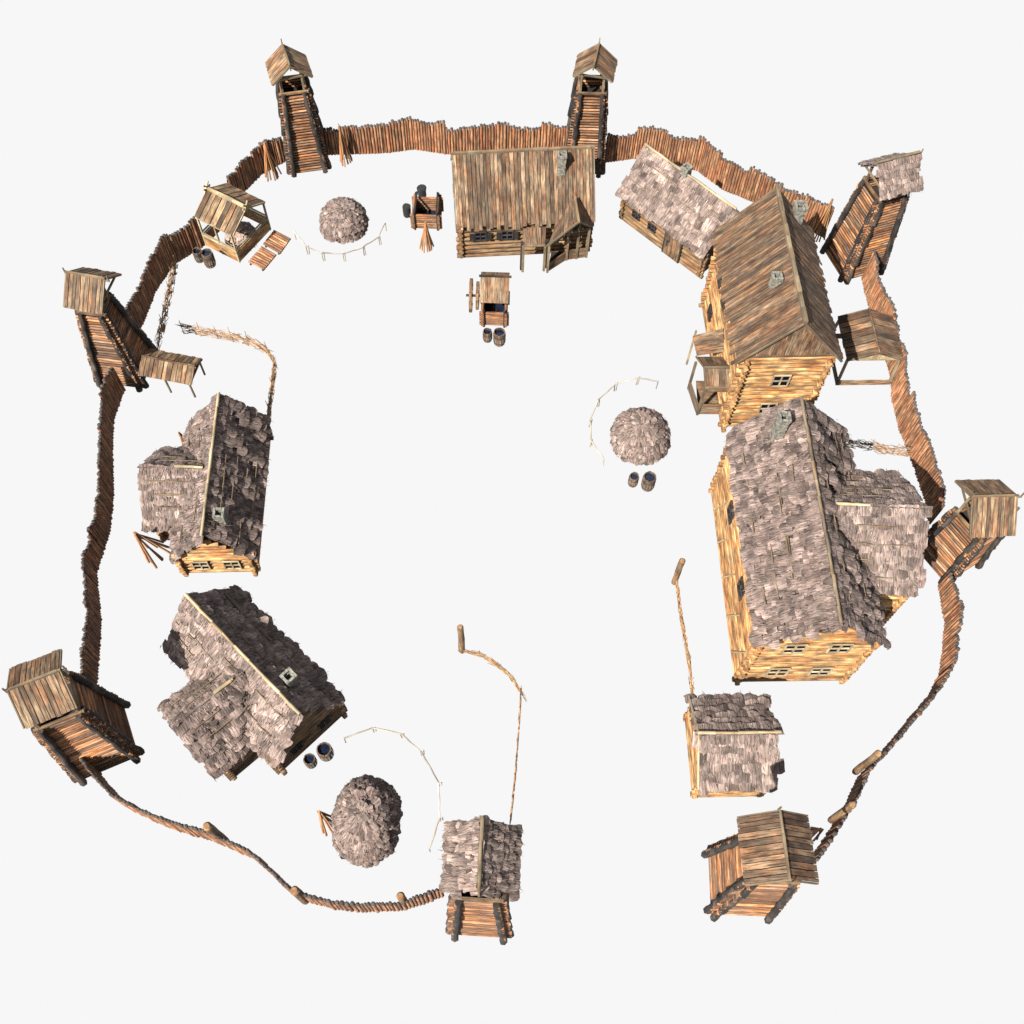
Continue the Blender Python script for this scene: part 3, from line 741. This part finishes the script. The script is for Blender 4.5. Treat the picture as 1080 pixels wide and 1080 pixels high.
palisade('winding palisade run with two leaning posts down to the boarded roof watchtower', [(27.07, 27.53), (27.07, 24.97), (26.56, 22.90), (26.17, 21.56), (25.33, 20.23), (23.38, 18.13), (21.89, 16.56), (20.38, 15.08), (19.54, 13.55), (17.66, 11.04), (16.93, 10.10)], [.0, .4, .1, .0, .0, .1, -.1, .1, .0, .1], H=2.1)
palisade('palisade run bowing round the largest haystack toward the gate tower', [(-23.51, 14.44), (-22.27, 13.19), (-21.05, 12.17), (-18.85, 11.26), (-17.29, 10.79), (-15.98, 10.53), (-14.69, 10.06), (-13.31, 9.55), (-11.86, 8.46), (-10.83, 7.66), (-8.97, 7.19), (-7.17, 7.05), (-5.08, 7.22), (-4.13, 7.54), (-2.98, 8.01)], [.0, .1, .2, .0, .1, .0, .2, .0, .2, .1, .1, .2, .0, .2], H=2.5)
palisade('dark palisade run between the canopied watchtower and the stout broad roofed one', [(-26.93, 40.23), (-27.17, 37.67), (-26.77, 35.29), (-26.00, 32.07), (-25.67, 29.32), (-25.87, 26.32), (-24.90, 23.18), (-24.34, 19.51), (-24.18, 18.00)], [.35, .0, .1, .2, .35, .0, .1, .0, .15], H=2.35)
palisade('palisade run between the market stall and the canopied watchtower', [(-26.98, 44.76), (-26.72, 46.20), (-26.47, 48.63), (-25.59, 51.33), (-23.58, 53.35)], [.1, .0, .35, .25], H=2.4)
palisade('short palisade run between the market stall and a slim watchtower', [(-22.15, 57.78), (-21.44, 58.89), (-20.45, 60.64), (-18.66, 62.25)], [.0, -.1, .3, .1], H=2.4)

# thick lone posts
def lone_post(label, p, h, r=.2, lean=(0, 0)):
    b = MB(); b.log((0, 0, 0), (lean[0], lean[1], h - .12), r, r * .95, n=10, seg=4, wob=.02, tone=1.0)
    b.log((lean[0], lean[1], h - .12), (lean[0], lean[1], h), r * .95, r * .6, n=10, tone=1.3)
    o = b.build('wooden_post', 'log_brown'); o.location = (p[0], p[1], 0); tag(o, label, 'post', 'thick round posts by the fences')
lone_post('thick post at the free end of the thin wattle fence', (-2.74, 22.08), 3.9)
lone_post('thick post at the head of the wattle fence to the shed', (10.35, 27.10), 3.3)
lone_post('thick post on the palisade between farmhouse and stout watchtower', (-15.28, 10.45), 4.2, .25)
lone_post('thick post on the palisade at its sharp bend', (-10.45, 7.52), 3.6, .25)
lone_post('thick post on the palisade nearest the gate tower', (-5.00, 7.41), 3.8, .22)
lone_post('thick post against the palisade, upper one of two', (20.32, 15.52), 4.2, .2)
lone_post('thick post against the palisade, lower one of two', (18.59, 12.72), 4.2, .2)

# ------------------------------------------------------------------ wattle fences
def wattle(label, pts, H=1.05, mat='twig', dens=.6, th_=.05):
    P = [V((x, y, 0)) for x, y in pts]; C = V((round(P[0].x, 2), round(P[0].y, 2), 0))
    t = thing('wattle_fence', label, 'fence', tuple(C), 0, 'wattle fences in the yard')
    b = MB(); 
    for a, c in zip(P[:-1], P[1:]):
        d = (c - a); L = d.length; d.normalize(); nn = V((-d.y, d.x, 0))
        k = int(L * 75 * dens)
        for _ in range(k):
            s = U(0, L); ln = U(.25, .7); z = U(.05, H) 
            p = a + d * s - C + nn * U(-th_, th_) + V((0, 0, z))
            dd = (d * random.choice((-1, 1)) + V((0, 0, U(-.55, .75))) + nn * U(-th_ * 2.5, th_ * 2.5)).normalized()
            b.log(p, p + dd * ln, U(.02, .038), .014, n=3, tone=U(.35, 1.5))
    b.build('woven_twigs', mat, t)
    for a, c in zip(P[:-1], P[1:]):
        m = max(1, int((c - a).length / .9))
        for i in range(m):
            p = a.lerp(c, i / m) - C; b = MB(); b.log(p, p + V((U(-.08, .08), U(-.08, .08), H * U(1.15, 1.6))), .035, .02, n=5); b.build('stake', mat, t)
    return t
wattle('wattle fence from the palisade by the stall down to the canopied watchtower', [(-25.21, 50.99), (-25.16, 48.42), (-25.12, 45.60), (-25.16, 43.68)])
wattle('curved wattle fence ending at the corner of the grey thatched house', [(-23.67, 45.07), (-21.20, 44.76), (-18.98, 44.27), (-17.47, 43.51), (-16.78, 42.41), (-16.66, 40.50), (-16.60, 37.72)])
wattle('short wattle fence between the largest thatched house and the palisade', [(22.14, 37.55), (23.84, 37.32), (25.41, 37.09), (26.60, 36.91)])
wattle('thin wattle fence that bends and runs straight to the gate tower', [(-2.68, 21.96), (-1.63, 21.70), (-0.52, 21.08), (0.36, 20.27), (0.89, 19.47), (0.84, 17.40), (0.70, 14.51), (0.51, 11.96)], .75, dens=.5, th_=.03)
wattle('straight wattle fence from a thick post to the small square shed', [(10.41, 27.10), (10.64, 24.17), (10.93, 21.73), (11.15, 18.22), (11.37, 14.02)], .8, dens=.55, th_=.03)

# ------------------------------------------------------------------ curved railings round the haystacks
def railing(label, pts, z=.85):
    P = [V((x, y, 0)) for x, y in pts]; C = V((round(P[0].x, 2), round(P[0].y, 2), 0))
    t = thing('railing', label, 'railing', tuple(C), 0, 'low railings round the haystacks')
    for i, p in enumerate(P):
        for k in ((-.0, .12) if 0 < i < len(P) - 1 else (0,)):
            b = MB(); b.log(p - C + V((k, k * .5, 0)), p - C + V((k + U(-.05, .05), k * .5, z + U(0, .15))), .04, .035, n=6); b.build('post', 'rail', t)
    for a, c in zip(P[:-1], P[1:]):
        b = MB(); up = V((0, 0, z)); b.log(a - C + up + V((0, 0, U(-.04, .04))), c - C + up, .05, .04, n=6, seg=4, wob=.03); b.build('rail', 'rail', t)
railing('low curved railing below the haystack next to the stall', [(-16.89, 54.17), (-15.83, 52.74), (-14.61, 52.16), (-13.08, 52.18), (-11.65, 52.84), (-10.59, 53.90), (-10.22, 55.31)])
railing('low curved railing round the haystack in the middle of the yard', [(9.70, 41.75), (8.31, 42.01), (6.79, 41.44), (5.59, 40.08), (5.02, 38.43), (5.08, 36.86), (5.95, 35.39)])
railing('low curved railing round the largest haystack near the gate tower', [(-9.18, 16.21), (-7.61, 16.88), (-5.95, 16.60), (-4.72, 15.61), (-3.60, 13.89), (-3.41, 11.94), (-3.89, 10.27)])

# haystacks
d = dome('haystack', 1.72, 1.75, 1.9, 'thatch', .42, .32, .15, flat=.25); p = (-13.42, 55.68); d.location = (p[0], p[1], 0); tag(d, 'round thatched haystack beside the stall', 'haystack', 'haystacks in the yard')
d = dome('haystack', 1.9, 1.95, 2.0, 'thatch', .42, .32, .15, flat=.25); p = (8.45, 37.53); d.location = (p[0], p[1], 0); tag(d, 'round thatched haystack above two barrels in the middle of the yard', 'haystack', 'haystacks in the yard')
d = dome('haystack', 1.78, 2.3, 2.8, 'thatch', .45, .34, .16, flat=.3); p = (-7.45, 11.69); d.location = (p[0], p[1], 0); tag(d, 'largest oval haystack with sticks leaning on it', 'haystack', 'haystacks in the yard')

# ------------------------------------------------------------------ barrels
def make_barrel(label, p, r, h, group='wooden barrels in the yard'):
    t = thing('barrel', label, 'barrel', (p[0], p[1], 0), 0, group)
    b = MB(); n = 14
    for i in range(n):
        a0 = 2*PI*i/n; a1 = 2*PI*(i+.94)/n; tn = U(.6, 1.4); hh_ = h + U(-.03, .05); o = (U(0, 9), U(0, 9))
        prev = None
        for z, f in ((0, .9), (h*.3, 1.0), (h*.7, 1.0), (hh_, .92)):
            cur = [V((r*f*math.cos(a0), r*f*math.sin(a0), z)), V((r*f*math.cos(a1), r*f*math.sin(a1), z))]
            if prev: b.face([prev[0], prev[1], cur[1], cur[0]], [(o[0]+prev[2], o[1]), (o[0]+prev[2], o[1]+.1), (o[0]+z, o[1]+.1), (o[0]+z, o[1])], tn)
            prev = cur + [z]
        ri = .8; A, B = prev[0], prev[1]; A2 = V((A.x*ri/.92, A.y*ri/.92, hh_)); B2 = V((B.x*ri/.92, B.y*ri/.92, hh_))
        b.face([A, B, B2, A2], [(0, 0), (.1, 0), (.1, .1), (0, .1)], tn * 1.2)
        b.face([A2, B2, B2 - V((0, 0, h*.5)), A2 - V((0, 0, h*.5))], [(0, 0), (.1, 0), (.1, .5), (0, .5)], tn * .8)
    b.build('staves', 'barrel', t)
    for z in (.22, .74):
        b = MB(); m = 18
        for i in range(m):
            a0, a1 = 2*PI*i/m, 2*PI*(i+1)/m; rr_ = r * 1.02
            b.face([V((rr_*math.cos(a0), rr_*math.sin(a0), h*z)), V((rr_*math.cos(a1), rr_*math.sin(a1), h*z)), V((rr_*math.cos(a1), rr_*math.sin(a1), h*z+.07)), V((rr_*math.cos(a0), rr_*math.sin(a0), h*z+.07))], [(0, 0)] * 4, 1)
        b.build('hoop', 'post', t)
    b = MB(); m = 16
    b.face([V((r*.86*math.cos(2*PI*i/m), r*.86*math.sin(2*PI*i/m), h - .18)) for i in range(m)], [(0, 0)] * m, 1); b.build('water', 'water', t)
    return t
make_barrel('smaller dark barrel at the corner of the stall', (-23.69, 51.87), .36, 1.0); make_barrel('larger dark barrel at the corner of the stall', (-22.84, 51.46), .43, 1.3)
make_barrel('smaller barrel in front of the roofed well', (-2.16, 45.49), .34, .95); make_barrel('larger barrel in front of the roofed well', (-1.31, 45.27), .44, 1.2)
make_barrel('smaller barrel below the haystack in the middle of the yard', (7.89, 34.12), .34, 1.0); make_barrel('larger barrel below the haystack in the middle of the yard', (8.86, 33.94), .45, 1.3)
make_barrel('smaller barrel beside the farmhouse gable', (-11.00, 14.93), .36, 1.0); make_barrel('larger barrel beside the farmhouse gable', (-10.19, 15.45), .45, 1.25)

# ------------------------------------------------------------------ log crib wells
def crib(label, x0, x1, y0, dep, H, name='well', cat='well'):
    t = thing(name, label, cat, ((x0 + x1)/2, y0 + dep/2, 0), 0); W = x1 - x0
    b = MB(); z = .11
    while z < H:
        for s in (-1, 1):
            b.log((-W/2 - .1, s * dep/2, z), (W/2 + .1, s * dep/2, z), .11, tone=U(.7, 1.3)); b.log((s * (W/2 - .12), -dep/2 - .25, z + .1), (s * (W/2 - .12), dep/2 + .25, z + .1), .11, tone=U(.6, 1.1))
        z += .2
    b.build('log_wall', 'log_tower', t)
    b = MB(); b.box((0, 0, .12), (W - .3, dep - .1, .1)); b.build('water', 'water', t)
    for sx in (-1, 1):
        for sy in (-1, 1):
            b = MB(); b.log((sx * (W/2 - .22), sy * (dep/2 + .16), 0), (sx * (W/2 - .22), sy * (dep/2 + .1), H + .25), .09, .08, n=6, tone=.8); b.build('corner_post', 'post', t)
    return t, W
a0, a1 = (-8.26, 55.73), (-6.11, 55.82)
t, W = crib('open square log well with a black pit', a0[0], a1[0], a0[1], 1.75, 1.5)
b = MB()
for sx in (-1, 1): b.bar((sx * (W/2 - .25), -1.0, 1.75), (sx * (W/2 - .3), 1.05, 1.75), .13, .7)
b.build('top_beam', 'post', t)
for lab, p, r, hh_ in (('small black tub standing against the open well', (-8.75, 56.95), .32, .95), ('small black tub behind the open well', (-7.77, 59.04), .36, .8)):
    q = thing('tub', lab, 'tub', (p[0], p[1], 0), 0, 'black tubs by the open well')
    b = MB(); b.log((0, 0, 0), (0, 0, hh_), r * .9, r, n=14, tone=.8, seg=2); b.build('staves', 'iron', q)
    b = MB(); b.log((0, 0, hh_), (0, 0, hh_ + .04), r * .8, r * .78, n=14, tone=1); b.build('lid', 'iron', q)
a0, a1 = (-2.69, 46.81), (-0.79, 46.98)
t, W = crib('log well under a small plank roof with a wooden treadle wheel beside it', a0[0], a1[0], a0[1], 1.9, 1.5, 'roofed_well')
rb_ = (-2.85, 48.18); fe = (-2.79, 46.59)
yc = a0[1] + .95; xm = (a0[0] + a1[0])/2
b = MB(); yr = rb_[1] - yc; yf = fe[1] - yc
for i in range(6): b.plank((-W/2 - .05 + (W + .1) * (i + .5)/6, yr, 3.6), (-W/2 - .05 + (W + .1) * (i + .5)/6, yf, 2.7), (1, 0, 0), (W + .1)/6 * 1.0, .06, U(.8, 1.25))
for i in range(6): b.plank((-W/2 - .05 + (W + .1) * (i + .5)/6, yr + .02, 3.55), (-W/2 - .05 + (W + .1) * (i + .5)/6, yr + 1.0, 2.9), (1, 0, 0), (W + .1)/6 * 1.0, .06, U(.8, 1.25))
rf = b.build('roof', 'plank', t)
b = MB(); b.bar((-W/2 - .15, yr, 3.63), (W/2 + .2, yr, 3.63), .12); b.build('ridge_beam', 'post', rf)
for sx in (-1, 1):
    b = MB(); b.bar((sx * (W/2 - .1), yr, .2), (sx * (W/2 - .1), yr, 3.5), .13); b.build('roof_post', 'post', t)
b = MB(); b.log((-W/2 - 1.1, yr, 1.5), (W/2, yr, 1.5), .09, n=8); b.build('axle', 'post', t)
b = MB()
for k, xw in enumerate((-W/2 - .75, -W/2 - .28)):
    m = 12; rw_ = 1.15 if k == 0 else .95
    for i in range(m):
        a0_, a1_ = 2*PI*i/m, 2*PI*(i+1)/m
        b.bar((xw, yr + rw_*math.cos(a0_), 1.5 + rw_*math.sin(a0_)), (xw, yr + rw_*math.cos(a1_), 1.5 + rw_*math.sin(a1_)), .2, U(.8, 1.3), h=.12)
    for i in range(4):
        a0_ = PI*i/4; b.bar((xw, yr - rw_*math.cos(a0_), 1.5 - rw_*math.sin(a0_)), (xw, yr + rw_*math.cos(a0_), 1.5 + rw_*math.sin(a0_)), .09, U(.7, 1.2))
b.build('wheel', 'log_brown', t)

# ------------------------------------------------------------------ pole tripods
def tripod(label, p, top, h, n=10, rad=.8, r=.045):
    t = thing('pole_stack', label, 'poles', (p[0], p[1], 0), 0, 'stacks of leaning poles')
    for i in range(n):
        a = 2*PI*i/n + U(-.2, .2); rr_ = rad * U(.45, 1.05)
        b = MB(); b.log((rr_*math.cos(a), rr_*math.sin(a), 0), (top[0] + U(-.06, .06), top[1] + U(-.06, .06), h * U(.93, 1.04)), r * 1.35, r * .8, n=5, tone=U(.6, 1.4)); b.build('pole', 'pole', t)
tripod('leaning poles beside the low wing of the grey thatched house', (-22.29, 27.77), (-.3, -.3), 3.6, 13, .95, .06)
tripod('small stack of poles behind the grey thatched house', (-21.28, 35.14), (-.3, .1), 2.6, 9, .5, .05)
tripod('stack of poles on the slope of palisade between stall and slim watchtower', (-19.39, 60.49), (-.1, 0), 3.3, 13, .65, .05)
tripod('stack of poles before the palisade next to the slim watchtower', (-13.98, 62.37), (-.1, 0), 3.6, 12, .6, .05)
tripod('stack of poles in front of the open log well', (-6.97, 53.72), (-.05, 0), 2.7, 12, .62, .05)
tripod('short sticks leaning on the largest haystack', (-9.50, 11.41), (-.35, 0.3), 2.6, 10, .6, .05)
tripod('tall stack of poles behind the tall yellow log house', (22.38, 56.17), (.1, 0), 3.8, 11, .6, .045)
tripod('little bundle of sticks beside the lengthwise boarded watchtower roof', (17.38, 11.90), (.15, 0), 1.7, 9, .4, .05)

# slatted log racks before the stall
RK = [([(-18.54, 54.79), (-17.22, 54.00), (-17.81, 52.50), (-19.19, 53.36)], 'slatted rack of red brown logs, the one nearer the haystack'), ([(-19.24, 53.17), (-18.07, 52.40), (-18.78, 50.92), (-20.06, 51.58)], 'slatted rack of red brown logs, the one farther from the haystack')]
for qd, lab in RK:
    A, B, C_, D = [V((x, y, .25)) for x, y in qd]; c = (A + B + C_ + D) / 4; c.z = 0
    t = thing('log_rack', lab, 'rack', tuple(c), 0, 'slatted log racks')
    b = MB(); n = 8
    for i in range(n):
        f = (i + .5) / n; b.log(A.lerp(D, f) - c, B.lerp(C_, f) - c, .095, n=6, tone=U(.55, 1.3))
    b.build('slat', 'stake', t)
    b = MB()
    for f in (.12, .88): b.log(A.lerp(B, f) - c - V((0, 0, .16)), D.lerp(C_, f) - c - V((0, 0, .16)), .08, n=6)
    b.build('bearer', 'post', t)

# ------------------------------------------------------------------ light, sky, camera
SUN_EL, SUN_AZ = math.radians(46), math.radians(219)     # compass azimuth, clockwise from north (+Y)
sd = V((math.sin(SUN_AZ) * math.cos(SUN_EL), math.cos(SUN_AZ) * math.cos(SUN_EL), math.sin(SUN_EL)))
sl = bpy.data.lights.new('sun', 'SUN'); sl.energy = 5.0; sl.angle = math.radians(.5); sl.color = (1, .96, .9)
so = bpy.data.objects.new('sun', sl); COL.objects.link(so); so.rotation_euler = sd.to_track_quat('Z', 'Y').to_euler()

EXPO = 2.2
w = bpy.data.worlds.new('World'); S.world = w; w.use_nodes = True
nt = w.node_tree; N = nt.nodes; L = nt.links; N.clear()
out = N.new('ShaderNodeOutputWorld'); mix = N.new('ShaderNodeMixShader'); L.new(mix.outputs[0], out.inputs[0])
sky = N.new('ShaderNodeTexSky'); sky.sky_type = 'NISHITA'; sky.sun_disc = False; sky.sun_elevation = SUN_EL; sky.sun_rotation = SUN_AZ
hs = N.new('ShaderNodeHueSaturation'); hs.inputs['Saturation'].default_value = .3; L.new(sky.outputs[0], hs.inputs['Color'])
bs = N.new('ShaderNodeBackground'); bs.inputs['Strength'].default_value = .075; L.new(hs.outputs[0], bs.inputs[0])
bw_ = N.new('ShaderNodeBackground'); v = lin(247) / 2 ** EXPO; bw_.inputs[0].default_value = (v, v, v, 1)
tc_ = N.new('ShaderNodeTexCoord'); sx_ = N.new('ShaderNodeSeparateXYZ'); L.new(tc_.outputs['Generated'], sx_.inputs[0])
mr = N.new('ShaderNodeMapRange'); mr.inputs['From Min'].default_value = -.53; mr.inputs['From Max'].default_value = -.38; L.new(sx_.outputs['Z'], mr.inputs[0])
L.new(mr.outputs[0], mix.inputs[0]); L.new(bw_.outputs[0], mix.inputs[1]); L.new(bs.outputs[0], mix.inputs[2])

cam = bpy.data.cameras.new('camera'); co = bpy.data.objects.new('camera', cam); COL.objects.link(co); S.camera = co
cam.sensor_width = 36; cam.lens = 1102.04 / 1080 * 36; cam.clip_start = .5; cam.clip_end = 2000
Rv = V((0.99940694, 0.03044772, 0.01608411)); Uv = V((-0.0344349, 0.88368679, 0.46681033)); Fv = V((0, 0.46708734, -0.88421118))
m = Matrix((Rv, Uv, -Fv)).transposed().to_4x4(); m.translation = V((0, 0, 60)); co.matrix_world = m
S.view_settings.view_transform = 'Standard'; S.view_settings.look = 'None'; S.view_settings.exposure = EXPO; S.view_settings.gamma = 1
S.cycles.max_bounces = 6
